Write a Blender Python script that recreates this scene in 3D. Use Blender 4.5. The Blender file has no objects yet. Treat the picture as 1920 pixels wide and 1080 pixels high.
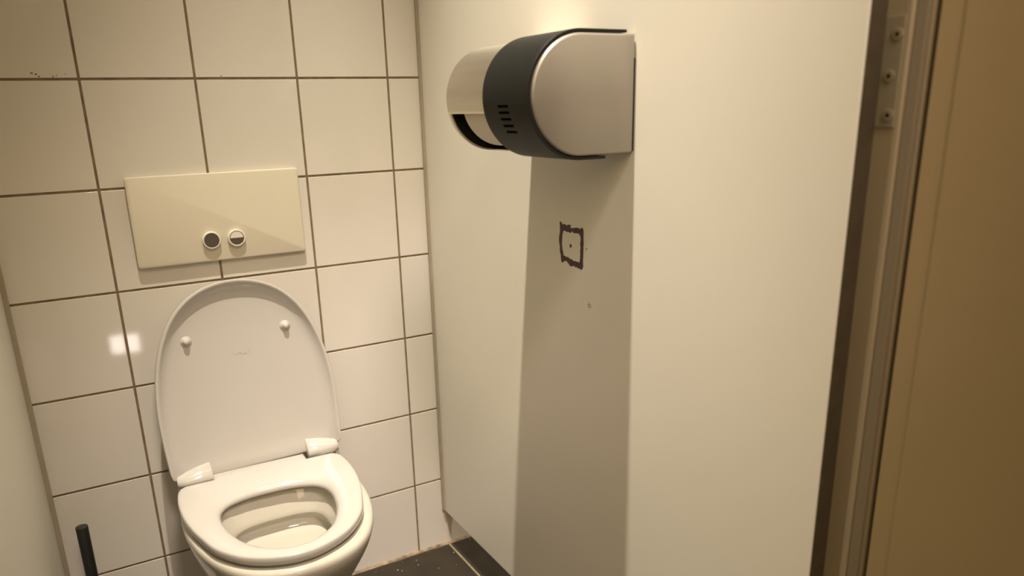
import bpy, bmesh, math, random
from mathutils import Vector, Matrix
from mathutils.geometry import tessellate_polygon

random.seed(7)
S = bpy.context.scene
COL = S.collection
R = math.radians

# ------------------------------------------------------------------ camera, world, lights, exposure
cd = bpy.data.cameras.new('camera')
cam = bpy.data.objects.new('camera', cd)
COL.objects.link(cam)
cd.sensor_width = 36.0
cd.lens = 26.631
cd.shift_x = 8.74 / 1920
cd.shift_y = 99.21 / 1920
cd.clip_start = 0.02
cam.matrix_world = Matrix(((0.8651, 0.1680, -0.4727, -0.0571),
                           (-0.5011, 0.2438, -0.8303, -1.6569),
                           (-0.0243, 0.9551, 0.2951, 1.1266),
                           (0, 0, 0, 1)))
cd.dof.use_dof = True
cd.dof.focus_distance = 1.45
cd.dof.aperture_fstop = 3.2
S.camera = cam

w = bpy.data.worlds.new('world')
S.world = w
w.use_nodes = True
w.node_tree.nodes['Background'].inputs[0].default_value = (1.0, 0.85, 0.62, 1)
w.node_tree.nodes['Background'].inputs[1].default_value = 0.03

def lamp(name, kind, loc, power, color, aim=None, **kw):
    l = bpy.data.lights.new(name, kind)
    l.energy = power
    l.color = color
    for k, v in kw.items():
        setattr(l, k, v)
    o = bpy.data.objects.new(name, l)
    COL.objects.link(o)
    o.location = loc
    if aim is not None:
        o.rotation_euler = (Vector(aim) - Vector(loc)).to_track_quat('-Z', 'Y').to_euler()
    return o

LAMP = (0.18, -0.74, 3.2)
lamp('downlight_beam', 'SPOT', LAMP, 570, (1.0, 0.89, 0.72), aim=(0.53, -0.53, 0.0),
     spot_size=R(43.5), spot_blend=1.0, shadow_soft_size=0.022)
CORR = (0.30, -2.35, 3.2)
lamp('corridor_beam', 'SPOT', CORR, 330, (1.0, 0.83, 0.80), aim=(0.66, 0.0, 0.2),
     spot_size=R(29), spot_blend=1.0, shadow_soft_size=0.30)
lamp('corridor_fill', 'AREA', (0.3, -2.9, 3.25), 22, (1.0, 0.76, 0.42), aim=(0.3, -2.9, 0.0), size=0.5)  # added warm ambient fill, no fitting behind it
lamp('side_fill', 'AREA', (-0.75, -2.7, 2.3), 17, (1.0, 0.78, 0.48), aim=(0.6, -0.5, 0.7), size=1.2)  # added soft fill that brightens the right partition, no real lamp there
NEXT = (1.14, -0.74, 3.2)
lamp('neighbour_beam', 'SPOT', NEXT, 420, (1.0, 0.89, 0.73), aim=(1.14, -0.6, 0.0),
     spot_size=R(45), spot_blend=1.0, shadow_soft_size=0.022)

S.view_settings.view_transform = 'Standard'
S.view_settings.look = 'None'
S.view_settings.exposure = 0.0
S.view_settings.gamma = 1.0
S.view_settings.use_curve_mapping = False

# ------------------------------------------------------------------ materials
def mat(name, color, rough=0.5, metal=0.0, vary=0.0, scale=8.0, bump=0.0, bscale=200.0, coat=0.0, spec=0.5,
        emit=None, stretch=None):
    m = bpy.data.materials.new(name)
    m.use_nodes = True
    n, l = m.node_tree.nodes, m.node_tree.links
    b = n['Principled BSDF']
    b.inputs['Base Color'].default_value = (*color, 1)
    b.inputs['Roughness'].default_value = rough
    b.inputs['Metallic'].default_value = metal
    b.inputs['Specular IOR Level'].default_value = spec
    b.inputs['Coat Weight'].default_value = coat
    b.inputs['Coat Roughness'].default_value = 0.05
    tc = n.new('ShaderNodeTexCoord')
    src = tc.outputs['Object']
    if stretch:
        mp = n.new('ShaderNodeMapping')
        mp.inputs['Scale'].default_value = stretch
        l.new(src, mp.inputs['Vector'])
        src = mp.outputs['Vector']
    if vary:
        t = n.new('ShaderNodeTexNoise')
        t.inputs['Scale'].default_value = scale
        t.inputs['Detail'].default_value = 5
        l.new(src, t.inputs['Vector'])
        r = n.new('ShaderNodeValToRGB')
        r.color_ramp.elements[0].position = 0.3
        r.color_ramp.elements[1].position = 0.7
        r.color_ramp.elements[0].color = (*[c * (1 - vary) for c in color], 1)
        r.color_ramp.elements[1].color = (*[min(1, c * (1 + vary * .5)) for c in color], 1)
        l.new(t.outputs['Fac'], r.inputs['Fac'])
        l.new(r.outputs['Color'], b.inputs['Base Color'])
    if bump:
        t2 = n.new('ShaderNodeTexNoise')
        t2.inputs['Scale'].default_value = bscale
        t2.inputs['Detail'].default_value = 4
        l.new(src, t2.inputs['Vector'])
        bp = n.new('ShaderNodeBump')
        bp.inputs['Strength'].default_value = bump
        bp.inputs['Distance'].default_value = 0.002
        l.new(t2.outputs['Fac'], bp.inputs['Height'])
        l.new(bp.outputs['Normal'], b.inputs['Normal'])
    if emit:
        b.inputs['Emission Color'].default_value = (*emit[0], 1)
        b.inputs['Emission Strength'].default_value = emit[1]
    return m

M = dict(
    tile=mat('glazed_white_tile', (0.64, 0.61, 0.56), 0.05, vary=0.03, scale=4, bump=0.03, bscale=6),
    grout=mat('brown_grout', (0.20, 0.145, 0.09), 0.9, vary=0.35, scale=30, bump=0.5, bscale=260),
    laminate=mat('cream_laminate', (0.65, 0.625, 0.55), 0.42, vary=0.025, scale=3, bump=0.05, bscale=500),
    edge=mat('shaded_panel_end', (0.050, 0.036, 0.019), 0.6, vary=0.2, scale=60),  # shade of the unlit panel end put into the colour
    channel=mat('grey_channel', (0.34, 0.29, 0.22), 0.45, vary=0.1, scale=20),
    jamb=mat('grey_beige_jamb', (0.26, 0.21, 0.135), 0.45, vary=0.04, scale=6),
    door=mat('door_laminate', (0.25, 0.185, 0.095), 0.5, vary=0.04, scale=5, bump=0.05, bscale=400),
    floor=mat('dark_slate_tile', (0.028, 0.022, 0.015), 0.65, vary=0.25, scale=14, bump=0.2, bscale=40, spec=0.2),
    floorgrout=mat('tan_floor_grout', (0.24, 0.19, 0.125), 0.9, vary=0.35, scale=60, bump=0.5, bscale=300),
    bead=mat('dirty_sealant', (0.25, 0.185, 0.115), 0.8, vary=0.6, scale=45, bump=0.7, bscale=150),
    crumb=mat('pale_crumbs', (0.55, 0.48, 0.36), 0.9),
    paint=mat('cream_paint', (0.70, 0.64, 0.50), 0.8, vary=0.03, scale=2),
    ceramic=mat('white_ceramic', (0.47, 0.447, 0.385), 0.07, vary=0.015, scale=5, coat=0.3),
    seat=mat('white_seat_plastic', (0.45, 0.43, 0.40), 0.16, vary=0.015, scale=5),
    plate=mat('cream_plate_plastic', (0.60, 0.555, 0.455), 0.45, vary=0.02, scale=6, bump=0.03, bscale=300),
    buttonwhite=mat('button_rim_plastic', (0.70, 0.66, 0.58), 0.25),
    buttongrey=mat('button_dark_grey', (0.085, 0.070, 0.055), 0.35),
    steel=mat('brushed_steel', (0.66, 0.62, 0.55), 0.36, metal=1.0, vary=0.06, scale=6, bump=0.04, bscale=300,
              stretch=(1, 1, 12)),
    capsteel=mat('brushed_cap_steel', (0.31, 0.288, 0.245), 0.36, metal=0.65, vary=0.05, scale=6, bump=0.03, bscale=300),
    steelbright=mat('bright_steel_edge', (0.75, 0.71, 0.64), 0.25, metal=0.8),
    black=mat('black_satin_plastic', (0.009, 0.0095, 0.008), 0.5, bump=0.05, bscale=600, spec=0.2),
    slot=mat('slot_black', (0.003, 0.003, 0.003), 0.9, spec=0.0),
    paper=mat('white_tissue', (0.80, 0.74, 0.64), 0.95, vary=0.03, scale=12, bump=0.3, bscale=250),
    ink=mat('brown_marker_ink', (0.050, 0.014, 0.010), 0.6, vary=0.5, scale=120),
    redink=mat('thin_brown_ink', (0.22, 0.10, 0.05), 0.7),
    brush=mat('black_brush_plastic', (0.010, 0.011, 0.010), 0.40),
    screw=mat('screw_metal', (0.24, 0.205, 0.13), 0.45, metal=0.3),
    jamb_shade=mat('dull_jamb_shade', (0.150, 0.118, 0.072), 0.6),  # darker jamb tone, shade on one face put into the colour
    hinge=mat('satin_hinge_metal', (0.22, 0.19, 0.13), 0.5, metal=0.1),
    led=mat('led_face', (1, 1, 1), 0.5, emit=((1.0, 0.88, 0.82), 16.0)),
    down=mat('downlight_glass', (1, 1, 1), 0.5, emit=((1.0, 0.8, 0.55), 6.0)),
)

# ------------------------------------------------------------------ helpers
def obj(name, bm, m, parent=None, smooth=None, bevel=0.0):
    """one mesh object; vertices are given in world space and moved to the parent's origin"""
    me = bpy.data.meshes.new(name)
    bmesh.ops.recalc_face_normals(bm, faces=bm.faces[:])
    o = bpy.data.objects.new(name, me)
    org = Vector((0, 0, 0))
    if parent is not None:
        org = Vector(parent['_org']) if '_org' in parent else Vector((0, 0, 0))
        o.parent = parent
    bmesh.ops.translate(bm, verts=bm.verts[:], vec=-org)
    bm.to_mesh(me)
    bm.free()
    o['_org'] = tuple(org)
    COL.objects.link(o)
    if m:
        me.materials.append(m)
    if smooth is not None:
        for p in me.polygons:
            p.use_smooth = True
        me.set_sharp_from_angle(angle=R(smooth))
    if bevel:
        bv = o.modifiers.new('bevel', 'BEVEL')
        bv.width = bevel
        bv.segments = 2
        bv.limit_method = 'ANGLE'
    return o

def root(name, loc, label, cat, group=None):
    o = bpy.data.objects.new(name, None)
    o.empty_display_size = 0.05
    COL.objects.link(o)
    o.location = loc
    o['_org'] = tuple(loc)
    o['label'] = label
    o['category'] = cat
    if group:
        o['group'] = group
    return o

def box(x0, x1, y0, y1, z0, z1, bm=None):
    bm = bm or bmesh.new()
    bmesh.ops.create_cube(bm, size=1.0, matrix=Matrix.Translation(((x0 + x1) / 2, (y0 + y1) / 2, (z0 + z1) / 2)) @
                          Matrix.Diagonal((abs(x1 - x0), abs(y1 - y0), abs(z1 - z0), 1)))
    return bm

def struct(o):
    o['kind'] = 'structure'
    return o

def loft(rings, bm=None, cap0=False, cap1=False, closed=True, loop=False):
    bm = bm or bmesh.new()
    vs = [[bm.verts.new(p) for p in r] for r in rings]
    n = len(vs[0])
    rng = range(len(vs)) if loop else range(len(vs) - 1)
    for a in rng:
        A, B = vs[a], vs[(a + 1) % len(vs)]
        for i in range(n if closed else n - 1):
            j = (i + 1) % n
            bm.faces.new((A[i], A[j], B[j], B[i]))
    if cap0:
        bm.faces.new(vs[0])
    if cap1:
        bm.faces.new(vs[-1])
    return bm

def cyl(c, axis, r, h, seg=32, bm=None, r2=None, bev=0.0):
    """lathe: from c along axis"""
    a = Vector(axis).normalized()
    u = a.orthogonal().normalized()
    v = a.cross(u)
    r2 = r if r2 is None else r2
    prof = [(r, 0)]
    if bev:
        prof += [(r2, h - bev), (r2 - bev * .3, h - bev * .3), (r2 - bev, h)]
    else:
        prof += [(r2, h)]
    rings = [[Vector(c) + a * t + (u * math.cos(2 * math.pi * k / seg) + v * math.sin(2 * math.pi * k / seg)) * q
              for k in range(seg)] for q, t in prof]
    return loft(rings, bm, True, True)

def catmull(pts, per=10):
    out = []
    n = len(pts)
    for i in range(n - 1):
        p0, p1, p2, p3 = pts[max(i - 1, 0)], pts[i], pts[i + 1], pts[min(i + 2, n - 1)]
        for k in range(per):
            t = k / per
            out.append(tuple(0.5 * (2 * p1[d] + (p2[d] - p0[d]) * t + (2 * p0[d] - 5 * p1[d] + 4 * p2[d] - p3[d]) * t * t +
                                    (-p0[d] + 3 * p1[d] - 3 * p2[d] + p3[d]) * t ** 3) for d in range(2)))
    out.append(pts[-1])
    return out

def resample(p, n):
    L = [0]
    for a, b in zip(p, p[1:]):
        L.append(L[-1] + math.dist(a, b))
    out, k = [], 0
    for i in range(n):
        s = L[-1] * i / (n - 1)
        while k < len(L) - 2 and L[k + 1] < s:
            k += 1
        f = (s - L[k]) / max(1e-9, L[k + 1] - L[k])
        out.append((p[k][0] + (p[k + 1][0] - p[k][0]) * f, p[k][1] + (p[k + 1][1] - p[k][1]) * f))
    return out

NH = 49
def mirror_loop(half):
    """half profile (hw, y) from the back centre to the front centre -> closed symmetric loop"""
    h = resample(catmull(half), NH)
    return h + [(-x, y) for x, y in h[-2:0:-1]]

def offset(loop, d):
    """shift a 2D loop inwards by d along its normals"""
    n = len(loop)
    out = []
    cx = sum(p[0] for p in loop) / n
    cy = sum(p[1] for p in loop) / n
    for i in range(n):
        a, b = loop[i - 2], loop[(i + 2) % n]
        tx, ty = b[0] - a[0], b[1] - a[1]
        L = math.hypot(tx, ty) or 1
        nx, ny = -ty / L, tx / L
        if nx * (cx - loop[i][0]) + ny * (cy - loop[i][1]) < 0:
            nx, ny = -nx, -ny
        out.append((loop[i][0] + nx * d, loop[i][1] + ny * d))
    return out

def lerp2(A, B, t):
    return [(a[0] + (b[0] - a[0]) * t, a[1] + (b[1] - a[1]) * t) for a, b in zip(A, B)]

# ------------------------------------------------------------------ room shell
XP = 0.678           # inner face of the right partition
XL = -0.190          # inner face of the left partition
CEIL = 3.3
wb = struct(obj('wall_back', box(-1.3, 1.6, 0.0012, 0.12, -0.05, CEIL), M['grout']))
fl = struct(obj('floor', box(-1.3, 1.6, -3.3, 0.12, -0.08, -0.0015), M['floorgrout']))
struct(obj('ceiling', box(-1.3, 1.6, -3.3, 0.12, CEIL, CEIL + 0.1), M['paint']))
struct(obj('wall_front', box(-1.3, 1.6, -3.42, -3.3, -0.05, CEIL), M['paint']))
struct(obj('wall_far_left', box(-1.42, -1.3, -3.3, 0.12, -0.05, CEIL), M['paint']))
struct(obj('wall_far_right', box(1.6, 1.72, -3.3, 0.12, -0.05, CEIL), M['paint']))

# wall tiles, each a piece of its own (20 cm grid, joints on x = 0, 0.2, 0.4 ...)
def tile_mesh(name, wd, ht, th, bev, m):
    bm = box(-wd / 2, wd / 2, -th / 2, th / 2, -ht / 2, ht / 2)
    bmesh.ops.bevel(bm, geom=bm.edges[:], offset=bev, segments=2, affect='EDGES', profile=0.5)
    me = bpy.data.meshes.new(name)
    bm.to_mesh(me)
    bm.free()
    me.materials.append(m)
    return me
G = 0.0046
tm = tile_mesh('tile', 0.2 - G, 0.2 - G, 0.008, 0.0007, M['tile'])
tm0 = tile_mesh('tile_bottom', 0.2 - G, 0.194 - G, 0.008, 0.0007, M['tile'])
for ci in range(-4, 6):
    for ri in range(0, 12):
        o = bpy.data.objects.new('tile', tm0 if ri == 0 else tm)
        zc = 0.097 if ri == 0 else 0.194 + 0.2 * (ri - 1) + 0.1
        o.location = (0.2 * ci + 0.1, 0.0041, zc)
        o.rotation_euler = (random.gauss(0, .0009), 0, random.gauss(0, .0009))
        o.parent = wb
        COL.objects.link(o)
# chipped glaze along the joint at the upper left
bm = bmesh.new()
for (x, z, s) in ((-.072, 1.2045, .0030), (-.066, 1.2025, .0026), (-.062, 1.1985, .0022), (-.040, 1.1985, .0022),
                  (-.034, 1.2005, .0016), (-.020, 1.2030, .0016), (.250, 1.1990, .0018)):
    a0 = random.random() * 6
    ring = [(x + math.cos(a0 + k) * s * random.uniform(.5, 1.1), -0.0002, z + math.sin(a0 + k) * s * random.uniform(.4, .8))
            for k in [i * math.pi / 4 for i in range(8)]]
    loft([ring, [(p[0], 0.0006, p[2]) for p in ring]], bm, True, True)
ch = obj('glaze_chips', bm, M['grout'], wb)
ch['kind'] = 'stuff'

# floor tiles
FX = [-1.1145, -0.5145, 0.0855, 0.6855, 1.2855]
FY = [0.0, -0.6, -1.2, -1.8, -2.4, -3.0]
ftm = tile_mesh('floor_tile', 0.6 - 0.006, 0.6 - 0.006, 0.008, 0.0008, M['floor'])
for a in range(4):
    for b in range(5):
        o = bpy.data.objects.new('floor_tile', ftm)
        o.rotation_euler = (R(90), 0, 0)
        o.location = (FX[a] + 0.3, FY[b] - 0.3 - 0.006, -0.004)
        o.parent = fl
        COL.objects.link(o)
# sealant bead where the wall meets the floor
rings = []
for i in range(181):
    x = -0.8 + 2.0 * i / 180
    h = 0.0035 + random.uniform(-.0012, .0016)
    d = 0.0065 + random.uniform(-.002, .0025)
    rings.append([(x, 0.002, 0.0), (x, -d, 0.0), (x, -d * .72, h * .5), (x, -0.002, h), (x, 0.002, h)])
t = struct(obj('trim_1', loft(rings, None, True, True), M['bead'], smooth=60))
bm = bmesh.new()
for k in range(22):
    x = random.uniform(.46, .78)
    y = -abs(random.gauss(0.012, .05)) - .012
    s = random.uniform((.0005), .0014)
    bmesh.ops.create_icosphere(bm, subdivisions=1, radius=s, matrix=Matrix.Translation((x, y, s * .5)) @
                               Matrix.Diagonal((random.uniform(.7, 1.5), random.uniform(.7, 1.3), .6, 1)))
o = obj('floor_crumbs', bm, M['crumb'])
o['kind'] = 'stuff'
o['label'] = 'pale crumbs of grit on the dark floor along the tiled wall'
o['category'] = 'debris'

# partitions (cream laminate panels standing 10 cm clear of the floor)
PT = 0.029
YF = -1.123
pr_ = struct(obj('wall_right', box(XP, XP + PT, YF, -0.002, 0.1025, 2.1), M['laminate'], bevel=0.0012))
pl_ = struct(obj('wall_left', box(XL - PT, XL, YF, -0.002, 0.1025, 2.1), M['laminate'], bevel=0.0012))
# shade of the panel's unlit front end, put in as a dark strip
obj('shaded_end_strip', box(XP + 0.0015, XP + PT - 0.0015, YF - 0.0012, YF + 0.0005, 0.104, 2.099), M['edge'], pr_)
# wall channels that hold the panels
bm = box(XP - 0.0055, XP + 0.0005, -0.010, -0.0002, 0.1045, 2.1)
struct(obj('trim_2', bm, M['channel'], bevel=0.001))
bm = box(XL - 0.0005, XL + 0.0085, -0.010, -0.0002, 0.1045, 2.1)
struct(obj('trim_3', bm, M['channel'], bevel=0.001))

# front post (door jamb) beside the right partition, with rebate edge
bm = bmesh.new()
prof = [(0.7072, -1.1185), (0.7072, -1.1485), (0.7058, -1.1505), (0.7072, -1.1520), (0.7125, -1.1530), (0.7145, -1.168),
        (0.765, -1.168), (0.765, -1.1185)]
loft([[(x, y, z) for x, y in prof] for z in (0.0, 2.1)], bm, True, True)
jb = struct(obj('trim_4', bm, M['jamb'], smooth=30))
obj('jamb_shade_strip', box(0.7092, 0.7140, -1.1664, -1.1522, 0.0, 2.0), M['jamb_shade'], jb, bevel=0.002)  # added strip, its dark colour stands in for shade on this jamb face
hp = obj('hinge_plate', box(0.7058, 0.7074, -1.1455, -1.1215, 1.0960, 1.2060), M['hinge'], jb, bevel=0.0006)
for (y, z) in ((-1.1377, 1.1879), (-1.1335, 1.1475), (-1.1375, 1.1084)):
    bm = bmesh.new()
    seg = 24
    pr2 = [(.0068, .0), (.0068, .0007), (.0058, .0011), (.0022, .0008), (.0017, -.0006)]
    rings = [[(0.7058 - h, y + math.cos(2 * math.pi * k / seg) * r, z + math.sin(2 * math.pi * k / seg) * r)
              for k in range(seg)] for r, h in pr2]
    loft(rings, bm, True, False)
    sc = obj('screw', bm, M['screw'], hp, smooth=40)
    bm = cyl((0.7056, y, z), (-1, 0, 0), 0.0019, 0.0009, 12)
    # the dark socket belongs to the screw's head
    me2 = bpy.data.meshes.new('socket')
    bm.to_mesh(me2)
    bm.free()
    b3 = bmesh.new()
    b3.from_mesh(sc.data)
    nf = len(b3.faces)
    b3.from_mesh(me2)
    b3.faces.ensure_lookup_table()
    for f in b3.faces[nf:]:
        f.material_index = 1
    b3.to_mesh(sc.data)
    b3.free()
    sc.data.materials.append(M['slot'])

# unseen doorway header, added to block corridor light from the upper wall; left post
struct(obj('trim_5', box(XL - PT, 0.765, -1.168, -1.1235, 2.0, 2.34), M['jamb'], bevel=0.002))
struct(obj('trim_6', box(XL - 0.09, XL - PT, -1.168, -1.118, 0.0, 2.0), M['jamb'], bevel=0.002))

# door leaf swung open outwards past the jamb
dd = Vector((math.sin(R(9)), -math.cos(R(9)), 0))
dn = Vector((dd.y, -dd.x, 0))
h0 = Vector((0.7165, -1.1745, 0))
def dpt(u, n, z):
    p = h0 + dd * u + dn * n
    return (p.x, p.y, z)
bm = bmesh.new()
prof = [(0, 0.0), (0.022, 0.0), (0.0235, 0.0016), (0.62, 0.0016), (0.62, -0.036), (0, -0.036)]
prof = [(u, -n) for u, n in prof]
loft([[dpt(u, -n, z) for u, n in prof] for z in (0.10, 2.06)], bm, True, True)
dr = struct(obj('door_1', bm, M['door'], smooth=20))

# ------------------------------------------------------------------ marker drawing on the right partition
outer = [(-0.5599, 0.933), (-0.5636, 0.935), (-0.5663, 0.9327), (-0.569, 0.93), (-0.5745, 0.9321), (-0.5781, 0.931),
         (-0.5826, 0.93), (-0.5862, 0.9322), (-0.5959, 0.9321), (-0.5933, 0.9303), (-0.5936, 0.9268), (-0.6055,
         0.9287), (-0.6107, 0.93), (-0.6159, 0.9295), (-0.6227, 0.9288), (-0.6261, 0.9322), (-0.6304, 0.9287),
         (-0.631, 0.9194), (-0.6305, 0.9134), (-0.6318, 0.9061), (-0.6306, 0.9005), (-0.6307, 0.8915), (-0.6303,
         0.8844), (-0.6296, 0.8762), (-0.6301, 0.8692), (-0.6304, 0.8657), (-0.6276, 0.8612), (-0.6241, 0.8596),
         (-0.6198, 0.8619), (-0.6163, 0.8603), (-0.6119, 0.8627), (-0.6067, 0.8613), (-0.604, 0.8634), (-0.5996,
         0.8622), (-0.596, 0.8611), (-0.5915, 0.8608), (-0.5888, 0.8635), (-0.5843, 0.8659), (-0.5816, 0.8681),
         (-0.5752, 0.8671), (-0.5715, 0.8655), (-0.5687, 0.8629), (-0.565, 0.8644), (-0.5637, 0.87), (-0.5632,
         0.8763), (-0.5605, 0.8822), (-0.5605, 0.8906), (-0.5578, 0.8996), (-0.5579, 0.9069), (-0.5607, 0.9166),
         (-0.5611, 0.927)]
inner = [(-0.5708, 0.9189), (-0.5754, 0.9205), (-0.5826, 0.9188), (-0.5879, 0.9195), (-0.5933, 0.9181), (-0.5977,
         0.9222), (-0.6021, 0.9192), (-0.6108, 0.9203), (-0.6177, 0.9202), (-0.622, 0.9163), (-0.6232, 0.9105),
         (-0.6212, 0.9032), (-0.623, 0.8984), (-0.6213, 0.8911), (-0.6222, 0.8862), (-0.6214, 0.879), (-0.6201,
         0.8717), (-0.6128, 0.872), (-0.6057, 0.8719), (-0.6004, 0.8716), (-0.596, 0.874), (-0.5906, 0.8732),
         (-0.5861, 0.8761), (-0.5816, 0.8749), (-0.5761, 0.8761), (-0.5715, 0.877), (-0.5701, 0.8825), (-0.5679,
         0.8874), (-0.5665, 0.8956), (-0.5671, 0.9029), (-0.568, 0.9103), (-0.5695, 0.9156)]

def decal(name, loops, m, parent, th=0.0003):
    """flat ink outline (y, z loops) lying on the right partition"""
    bm = bmesh.new()
    polys = [[Vector((XP - th, y, z)) for y, z in lp] for lp in loops]
    flat = [bm.verts.new(p) for lp in polys for p in lp]
    for tri in tessellate_polygon([[Vector((p.y, p.z, 0)) for p in lp] for lp in polys]):
        try:
            bm.faces.new([flat[i] for i in tri])
        except ValueError:
            pass
    g = bmesh.ops.extrude_face_region(bm, geom=bm.faces[:])
    bmesh.ops.translate(bm, verts=[v for v in g['geom'] if isinstance(v, bmesh.types.BMVert)], vec=(th * 1.2, 0, 0))
    return obj(name, bm, m, parent)

def ell(y, z, a, b, n=18, j=0.0):
    return [(y + math.cos(2 * math.pi * k / n) * a * (1 + random.uniform(-j, j)),
             z + math.sin(2 * math.pi * k / n) * b * (1 + random.uniform(-j, j))) for k in range(n)]
o = decal('marker_square', [outer, inner], M['ink'], pr_)
o['label'] = 'rough hand-drawn brown square frame on the cream partition'
o = decal('marker_dot', [ell(-.5933, .8965, .0034, .0034, j=.12)], M['ink'], pr_)
o['label'] = 'brown dot inside the hand-drawn square'
o = decal('marker_speck', [ell(-.6392, .8974, .0014, .0013, j=.2)], M['ink'], pr_)
o['label'] = 'tiny speck beside the hand-drawn square'
lp = ell(-.6489, .8020, .0042, .0036, n=20)
li = ell(-.6489, .8020, .0032, .0026, n=20)
o = decal('pen_loop', [lp, li], M['redink'], pr_)
o['label'] = 'tiny thin pen loop below the hand-drawn square'
decal('pen_stroke', [[(-.6462, .8062), (-.6452, .8060), (-.6478, .8086), (-.6486, .8082)]], M['redink'], pr_)

# ------------------------------------------------------------------ flush plate
FP = 0.0112
t = root('flush_plate', (0.2115, 0, 0.925), 'cream rectangular flush plate with two round buttons on the tiled wall', 'flush plate')
def rrect(x0, x1, z0, z1, r, n=6):
    out = []
    for cx, cz, a0 in ((x1 - r, z1 - r, 0), (x0 + r, z1 - r, 90), (x0 + r, z0 + r, 180), (x1 - r, z0 + r, 270)):
        for k in range(n + 1):
            a = R(a0 + 90 * k / n)
            out.append((cx + math.cos(a) * r, cz + math.sin(a) * r))
    return out
rings = []
for ins, y in ((0.003, -0.0002), (0.0012, -0.0035), (0.0, -0.006), (0.0, -FP + .0025), (.0008, -FP + .0008), (.0028, -FP)):
    rings.append([(x, y, z) for x, z in rrect(0.0445 + ins, 0.3785 - ins, 0.8362 + ins, 1.0142 - ins, 0.006)])
obj('cover', loft(rings, None, True, True), M['plate'], t, smooth=35)
for bx_, half in ((0.1868, False), (0.2364, True)):
    bz = 0.8805
    bm = bmesh.new()
    seg = 48
    pr2 = [(.0175, 0.0), (.0175, .0068), (.0172, .0076), (.0163, .0080), (.0150, .0078), (.0146, .0070)]
    if half:
        pr2 = [(.0175, 0.0), (.0175, .0068), (.0172, .0076), (.0163, .0080), (.0146, .0078), (.0142, .0070)]
    rings = [[(bx_ + math.cos(2 * math.pi * k / seg) * r, -FP - h + .0002, bz + math.sin(2 * math.pi * k / seg) * r)
              for k in range(seg)] for r, h in pr2]
    b = obj('button', loft(rings, bm, True, True), M['buttonwhite'], t, smooth=40)
    fy = -FP - .0068
    def disc(name, pts, m, y0, y1):
        obj(name, loft([[(x, y0, z) for x, z in pts], [(x, y1, z) for x, z in pts]], None, True, True), m, b)
    if not half:
        disc('button_face', ell(bx_, bz, .0148, .0148, 40), M['buttongrey'], fy, fy - .0006)
    else:
        disc('button_face', ell(bx_, bz, .0144, .0144, 40), M['buttongrey'], fy, fy - .0004)
        tilt = 0.0
        pts = [(bx_ + math.cos(R(a)) * .0130, bz + .0004 + math.sin(R(a)) * .0130) for a in range(0, 181, 6)]
        disc('button_half', pts, M['buttonwhite'], fy - .0003, fy - .0007)

# ------------------------------------------------------------------ toilet
TX = 0.209
toilet = root('toilet', (TX, -0.25, 0.05), 'white wall-hung toilet with the lid raised and seat down', 'toilet')

# --- bowl
rim_half = [(0, -.012), (.10, -.012), (.150, -.014), (.163, -.030), (.167, -.075), (.172, -.13), (.1775, -.20), (.1765, -.26),
            (.169, -.315), (.157, -.36), (.140, -.402), (.118, -.438), (.088, -.467), (.050, -.4845), (.018, -.4905), (0, -.491)]
rim = mirror_loop(rim_half)
in_half = [(0, -.178), (.035, -.179), (.068, -.186), (.093, -.201), (.108, -.226), (.114, -.262), (.113, -.305), (.105, -.35),
           (.090, -.39), (.068, -.423), (.042, -.445), (.018, -.4535), (0, -.455)]
inn = mirror_loop(in_half)
def ring(lp, z, cx=TX):
    return [(cx + x, y, z) for x, y in lp]
def shrink(lp, sx, yb, yf):
    """scale a loop in width and squeeze its y range to [yb, yf]"""
    ys = [p[1] for p in lp]
    a, b = max(ys), min(ys)
    return [(x * sx, yb + (y - a) / (b - a) * (yf - yb)) for x, y in lp]
RZ = 0.374
rings = []
for z, sx, yf in ((.065, .50, -.22), (.075, .56, -.245), (.10, .61, -.275), (.15, .69, -.325), (.20, .775, -.372), (.25, .855, -.414),
                  (.29, .918, -.446), (.32, .960, -.470), (.340, .984, -.4835), (.352, .996, -.4895)):
    rings.append(ring(shrink(rim, sx, -.004, yf), z))
for d, z in ((.0, .360), (.0004, .367), (.003, .3722), (.008, RZ), (.020, RZ + .0005)):
    rings.append(ring(offset(rim, d), z))
for d, z in ((-.010, RZ), (-.003, RZ - .0012), (.0005, RZ - .006), (.004, .362), (.011, .348), (.0195, .330), (.0225, .3225), (.0225, .3195),
             (.0195, .3175), (.013, .3165), (.010, .313), (.009, .304), (.010, .295), (.014, .288), (.022, .2845), (.036, .283), (.056, .282)):
    rings.append(ring(offset(inn, d), z))
bowl = obj('bowl', loft(rings, None, True, True), M['ceramic'], toilet, smooth=60)

# --- seat (sits a little askew on its hinges)
seat_half = [(0, -.113), (.08, -.113), (.145, -.1135), (.159, -.118), (.168, -.133), (.1722, -.165), (.1732, -.20), (.170, -.25), (.1615, -.30),
             (.150, -.342), (.1365, -.384), (.118, -.416), (.096, -.442), (.068, -.4625), (.036, -.4765), (.014, -.4815), (0, -.482)]
hole_half = [(0, -.1965), (.03, -.197), (.058, -.2025), (.083, -.214), (.098, -.232), (.1045, -.252), (.106, -.282), (.102, -.318),
             (.094, -.352), (.080, -.387), (.062, -.414), (.038, -.4345), (.015, -.4455), (0, -.4465)]
so, si = mirror_loop(seat_half), mirror_loop(hole_half)
SK = Matrix.Translation((TX - .0010, -.1, 0)) @ Matrix.Rotation(R(-1.7), 4, 'Z') @ Matrix.Translation((0, .1, 0))
def sring(lp, z):
    return [tuple(SK @ Vector((x, y, z))) for x, y in lp]
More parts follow.
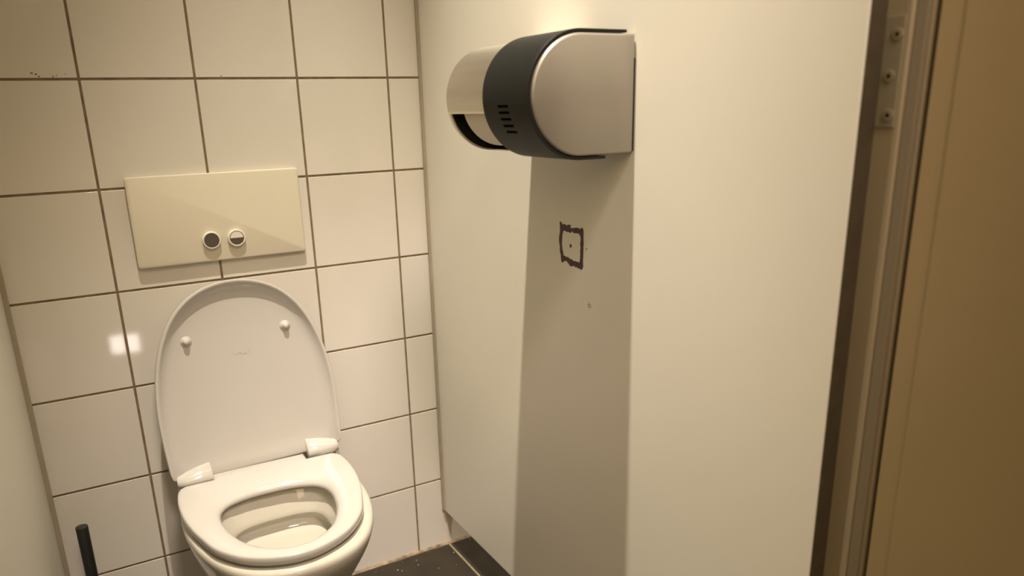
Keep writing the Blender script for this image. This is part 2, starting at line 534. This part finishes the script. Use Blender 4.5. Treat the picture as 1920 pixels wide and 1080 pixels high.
rings = [sring(offset(so, .012), .3795), sring(offset(so, .005), .3800), sring(offset(so, .0035), .3815), sring(offset(so, .0032), .3840),
         sring(offset(so, .0004), .3850), sring(so, .3860), sring(so, .3962), sring(offset(so, .0011), .3990), sring(offset(so, .0035), .4003),
         sring(offset(so, .010), .4008)]
A = offset(so, .010)
for tt, z in ((.25, .4012), (.5, .4006), (.72, .3985), (.86, .3957), (.95, .3915), (.99, .3870), (1.0, .3830), (.985, .3800), (.93, .3792), (.5, .3815)):
    rings.append(sring(lerp2(A, si, tt), z))
bm = loft(rings, None, loop=True)
# tongue of the seat between the lid's hinge blocks
TW = 0.0985
tb = bmesh.new()
trs = []
for ins, z in ((.001, .3835), (0, .3865), (0, .3945), (.0010, .3975), (.0030, .3998), (.0060, .4006)):
    trs.append([tuple(SK @ Vector((x, y, z))) for x, y in ((-TW + ins, -.127), (TW - ins, -.127), (TW - ins, -.083 - ins), (-TW + ins, -.083 - ins))])
loft(trs, bm, True, True)
seat = obj('seat', bm, M['seat'], toilet, smooth=50)
# small buffers under the seat carry it on the rim
for bx_, by_ in ((-.118, -.17), (.118, -.17), (-.095, -.405), (.095, -.405)):
    p = SK @ Vector((bx_, by_, 0))
    obj('buffer', cyl((p.x, p.y, RZ - .0005), (0, 0, 1), .008, .0075, 16), M['seat'], seat)

# --- lid (local: x across, v up along the lid, w towards the viewer)
lid_half = [(0, -.004), (.10, -.004), (.160, -.003), (.174, .003), (.1795, .018), (.1815, .05), (.1830, .09), (.1832, .140), (.1790, .190),
            (.1690, .243), (.1520, .292), (.1275, .335), (.0945, .368), (.057, .388), (.022, .3965), (0, .3975)]
lo = mirror_loop(lid_half)
LD = Vector((0, .163, .987)).normalized()
LW = Vector((0, -LD.z, LD.y))
LB = Vector((TX + .0035, -.0865, .4045))
LR = Matrix.Rotation(R(0.5), 4, LW)     # leans a touch to the left, like the seat
def lp3(x, v, w_):
    return tuple(LB + LR @ (Vector((x, 0, 0)) + LD * v) + LW * w_)
def sm(a, b, x):
    t_ = max(0, min(1, (x - a) / (b - a)))
    return t_ * t_ * (3 - 2 * t_)
def lring(d, w_, low):
    """low: height left at the bottom edge between the hinge blocks"""
    out = []
    if abs(d) >= .0145:
        q_ = [(x * (1 - d / .165), .20 + (v - .20) * (1 - d / .205)) for x, v in lo]
    else:
        q_ = offset(lo, d)
    for x, v in q_:
        k = max(sm(.0, .03, v), sm(.165, .178, abs(x)))
        out.append(lp3(x, v, low + (w_ - low) * k))
    return out
rings = [lring(.060, -.0135, -.0115), lring(.035, -.0125, -.0105), lring(.016, -.0095, -.0085), lring(.004, -.0040, -.005), lring(.0, .002, -.003),
         lring(.0, .0125, 0), lring(.0014, .0158, .001), lring(.0042, .0166, .0015), lring(.0068, .0152, .0015), lring(.0090, .0118, .0012),
         lring(.0145, .0058, .0008), lring(.0215, .0018, .0003), lring(.030, .0, .0), lring(.05, -.0012, 0)]
rings.append([lp3(x, v, -.002) for x, v in [(p[0] * .5, .18 + (p[1] - .18) * .5) for p in lo]])
bm = loft(rings, None, True, True)
lid = obj('lid', bm, M['seat'], toilet, smooth=45)
# hinge blocks at the lid's foot
for s in (-1, 1):
    bm = bmesh.new()
    xs = [(.1005, .0235, .0215), (.1020, .0255, .0225), (.130, .0215, .0225), (.152, .0165, .0215), (.1635, .0135, .0195), (.1695, .010, .0150)]
    rr = []
    for x, top, dep in xs:
        lo_ = -.0120 - (.0035 if s > 0 else 0)
        pts = [(lo_, -.004), (lo_, dep - .006), (lo_ + .0025, dep - .0015), (-.005, dep), (.002, dep - .001),
               (top * .55, dep * .62), (top * .9, dep * .22), (top, .0005), (top, -.004)]
        rr.append([lp3(s * x, v, w_) for v, w_ in pts])
    loft(rr, bm, True, True)
    obj('hinge_block', bm, M['seat'], lid, smooth=50)
# lid buffers
for x, v in ((-.1040, .283), (.0985, .283)):
    bm = bmesh.new()
    seg = 24
    rr = []
    for r, h in ((.0125, -.0030), (.0118, -.0010), (.0098, .0008), (.0076, .0028), (.0063, .0058), (.0056, .0085), (.0042, .0102), (.0022, .0108)):
        rr.append([lp3(x + math.cos(2 * math.pi * k / seg) * r, v + math.sin(2 * math.pi * k / seg) * r, h) for k in range(seg)])
    loft(rr, bm, True, True)
    obj('buffer', bm, M['seat'], lid, smooth=50)
# faint embossed flourish on the lid
for pts in ([(-.012, .2390), (-.005, .2415), (.002, .2380), (.009, .2400)], [(-.006, .2445), (.004, .2405), (.012, .2425), (.019, .2470)],
            [(.009, .2375), (.015, .2365), (.019, .2385)], [(-.021, .2430), (-.014, .2440)]):
    c2 = resample(catmull(pts, 6), 14)
    bm = bmesh.new()
    rr = []
    for i, (x, v) in enumerate(c2):
        q = c2[min(i + 1, 13)] if i < 13 else c2[i]
        p0 = c2[i - 1] if i else c2[0]
        tx, tv = q[0] - p0[0], q[1] - p0[1]
        L = math.hypot(tx, tv) or 1
        nx, nv = -tv / L * .0009, tx / L * .0009
        rr.append([lp3(x + nx, v + nv, -.0026), lp3(x + nx * .5, v + nv * .5, -.0016), lp3(x - nx * .5, v - nv * .5, -.0016), lp3(x - nx, v - nv, -.0026)])
    loft(rr, bm, True, True)
    obj('embossed_stroke', bm, M['seat'], lid, smooth=60)

# ------------------------------------------------------------------ toilet paper dispenser on the right partition
DX, DZ = 0.5845, 1.1390
Y0, Y1, YB = -0.757, -0.493, -0.6265      # near end, far end, far edge of the black band
disp = root('paper_dispenser', (XP, -0.63, DZ), 'brushed steel toilet paper dispenser with a black band on the partition', 'dispenser')
def dpath(r, xt, xb, a0=90, a1=-90, n=40):
    """D outline in (x, z): along the top from the wall, round the nose, back along the bottom"""
    pts = []
    if a0 == 90 and xt is not None:
        pts += [(xt + (DX - xt) * k / 4, DZ + r) for k in range(4)]
    pts += [(DX - r * math.cos(R(a0 + (a1 - a0) * k / n)), DZ + r * math.sin(R(a0 + (a1 - a0) * k / n))) for k in range(n + 1)]
    if a1 == -90 and xb is not None:
        pts += [(DX + (xb - DX) * k / 4, DZ - r) for k in range(1, 5)]
    return pts
def shell(ro, ri, xt, xb, ya, yb, a0=90, a1=-90, ch=0.0006):
    o_, i_ = dpath(ro, xt, xb, a0, a1), dpath(ri, xt, xb, a0, a1)
    o2 = dpath(ro - ch, xt, xb, a0, a1)
    bm = bmesh.new()
    rings = [[(x, ya, z) for x, z in i_], [(x, ya, z) for x, z in o2], [(x, ya + ch, z) for x, z in o_], [(x, yb - ch, z) for x, z in o_],
             [(x, yb, z) for x, z in o2], [(x, yb, z) for x, z in i_]]
    # close round: each station along the path is a small section loop
    st = [[r_[k] for r_ in rings] for k in range(len(o_))]
    return loft(st, bm, True, True)
def dplate(r, xw, ya, yb, cr=.0015, front_round=True):
    def rg(q, y, ins):
        p = dpath(q, xw - ins, xw - ins)
        return [(x, y, z) for x, z in p]
    if front_round:
        rs = [rg(r - cr * 1.2, ya, cr), rg(r - cr * .4, ya + cr * .35, cr * .4), rg(r, ya + cr, 0), rg(r, yb, 0)]
    else:
        rs = [rg(r, ya, 0), rg(r, yb, 0)]
    return loft(rs, None, True, True)
# near end cap
obj('end_cap', dplate(.0815, XP - .0025, Y0, Y0 + .016, .0030), M['capsteel'], disp, smooth=50)
# black band, standing 4 mm proud of the cap
band = obj('band', shell(.0872, .0832, XP - .0155, XP - .050, Y0 + .0035, YB), M['black'], disp, smooth=40)
# its vents
for k, a in enumerate((-7.6, -13.4, -19.6, -26.2, -32.6)):
    bm = bmesh.new()
    ys = (-.6715, -.6995)
    rr = []
    for dr_ in (.0860, .0875):
        rr.append([(DX - dr_ * math.cos(R(a + da)), y, DZ + dr_ * math.sin(R(a + da))) for y, da in
                   ((ys[0] - .0005 * k, -1.2), (ys[1] - .0005 * k, -1.2), (ys[1] - .0005 * k, 1.2), (ys[0] - .0005 * k, 1.2))])
    loft(rr, bm, True, True)
    obj('slot', bm, M['slot'], band)
# steel cover over the far half: upper arc, open window below
cov = obj('cover', shell(.0815, .0795, XP - .003, None, YB - .02, Y1, 90, -13.5), M['steel'], disp, smooth=40)
a = R(-13.8)
bm = bmesh.new()
pts = [(-.0008, -1.3), (.0010, -1.3), (.0010, 1.3), (-.0030, 1.3), (-.0030, .4), (-.0008, .4)]
e0 = [(DX - (.0805 + r_) * math.cos(R(-14.0 + d_ * .9)), DZ + (.0805 + r_) * math.sin(R(-14.0 + d_ * .9))) for r_, d_ in pts]
loft([[(x, YB - .02, z) for x, z in e0], [(x, Y1 - .0015, z) for x, z in e0]], bm, True, True)
obj('window_lip', bm, M['steelbright'], disp, smooth=30)
# bottom sheet
bm = box(DX - .002, XP - .003, YB - .02, Y1, DZ - .0815, DZ - .0797)
obj('bottom_sheet', bm, M['steel'], disp)
# far end: steel rim with a dark plastic lining
obj('far_rim', shell(.0815, .0790, XP - .003, XP - .003, Y1 - .009, Y1, -13.5 if False else 90, -90), M['steel'], disp, smooth=40)
bm = dplate(.0792, XP - .004, Y1 - .004, Y1 - .0005, front_round=False)
obj('far_end_cap', bm, M['steel'], disp, smooth=40)
bm = dplate(.0786, XP - .004, Y1 - .0075, Y1 - .0040, front_round=False)
obj('lining', bm, M['black'], disp, smooth=40)
# back plate against the partition, spindle
obj('back_plate', box(XP - .0065, XP - .0001, Y0 + .0012, Y1 - .004, DZ - .079, DZ + .050), M['black'], disp, bevel=.0015)
obj('spindle', cyl((DX + .004, Y0 + .013, DZ), (0, 1, 0), .012, (Y1 - .0075) - (Y0 + .013), 24), M['black'], disp, smooth=40)

def roll(y0, y1, r, label):
    seg = 56
    prof = [(.022, y0), (r - .002, y0), (r, y0 + .002), (r, y1 - .002), (r - .002, y1), (.022, y1)]
    rings = [[(DX + .004 + math.cos(2 * math.pi * k / seg) * q, y, DZ - .001 + math.sin(2 * math.pi * k / seg) * q) for k in range(seg)]
             for q, y in prof]
    t_ = root('toilet_roll', (DX + .004, (y0 + y1) / 2, DZ - .001), label, 'toilet roll')
    obj('paper', loft(rings, None, loop=True), M['paper'], t_, smooth=40)
    rings = [[(DX + .004 + math.cos(2 * math.pi * k / 24) * q, y, DZ - .001 + math.sin(2 * math.pi * k / 24) * q) for k in range(24)]
             for q, y in ((.0215, y0 + .001), (.0215, y1 - .001), (.0195, y1 - .001), (.0195, y0 + .001))]
    obj('core', loft(rings, None, loop=True), M['bead'], t_, smooth=40)
roll(-.628, -.521, .0725, 'white toilet roll showing through the window of the steel dispenser')

# ------------------------------------------------------------------ toilet brush
BX, BY = -0.139, -0.083
tb_ = root('toilet_brush', (BX, BY, 0), 'black toilet brush standing upright by the tiled wall, left of the toilet', 'toilet brush')
obj('handle', cyl((BX, BY, .09), (0, 0, 1), .0105, .2655, 32, r2=.0112, bev=.0012), M['brush'], tb_, smooth=40)
seg = 36
rings = [[(BX + math.cos(2 * math.pi * k / seg) * r, BY + math.sin(2 * math.pi * k / seg) * r, z) for k in range(seg)]
         for r, z in ((.040, .0), (.044, .002), (.044, .10), (.041, .118), (.014, .126), (.0125, .126), (.0125, .006), (.012, .004))]
obj('holder', loft(rings, None, True, True), M['brush'], tb_, smooth=40)

# ------------------------------------------------------------------ light fittings (out of the frame)
t = root('downlight', (LAMP[0], LAMP[1], CEIL), 'round white downlight in the ceiling above the cubicle', 'light')
seg = 32
rings = [[(LAMP[0] + math.cos(2 * math.pi * k / seg) * r, LAMP[1] + math.sin(2 * math.pi * k / seg) * r, z) for k in range(seg)]
         for r, z in ((.05, CEIL + .001), (.05, CEIL - .006), (.040, CEIL - .008), (.036, CEIL - .004), (.036, CEIL + .001))]
obj('trim_ring', loft(rings, None, True, True), M['buttonwhite'], t, smooth=40)
obj('lens', cyl((LAMP[0], LAMP[1], CEIL - .004), (0, 0, -1), .035, .002, 32), M['down'], t)

t = root('downlight', (NEXT[0], NEXT[1], CEIL), 'round white downlight in the ceiling of the neighbouring cubicle on the right', 'light')
rings = [[(NEXT[0] + math.cos(2 * math.pi * k / seg) * r, NEXT[1] + math.sin(2 * math.pi * k / seg) * r, z) for k in range(seg)]
         for r, z in ((.05, CEIL + .001), (.05, CEIL - .006), (.040, CEIL - .008), (.036, CEIL - .004), (.036, CEIL + .001))]
obj('trim_ring', loft(rings, None, True, True), M['buttonwhite'], t, smooth=40)
obj('lens', cyl((NEXT[0], NEXT[1], CEIL - .004), (0, 0, -1), .035, .002, 32), M['down'], t)

LX, LY, LZ = 0.075, -2.25, 0.09
t = root('work_light', (LX, LY, 0), 'small two-panel work light standing on the floor outside the cubicle', 'light')
obj('housing', box(LX - .075, LX + .075, LY - .03, LY - .0015, LZ - .055, LZ + .055), M['black'], t, bevel=.003)
for s in (-1, 1):
    obj('light_panel', box(LX + s * .034 - .029, LX + s * .034 + .029, LY - .003, LY, LZ - .044, LZ + .044), M['led'], t)
for s in (-1, 1):
    obj('foot', box(LX + s * .05 - .006, LX + s * .05 + .006, LY - .05, LY + .02, 0, .036), M['black'], t)

for o in bpy.data.objects:
    if '_org' in o:
        del o['_org']
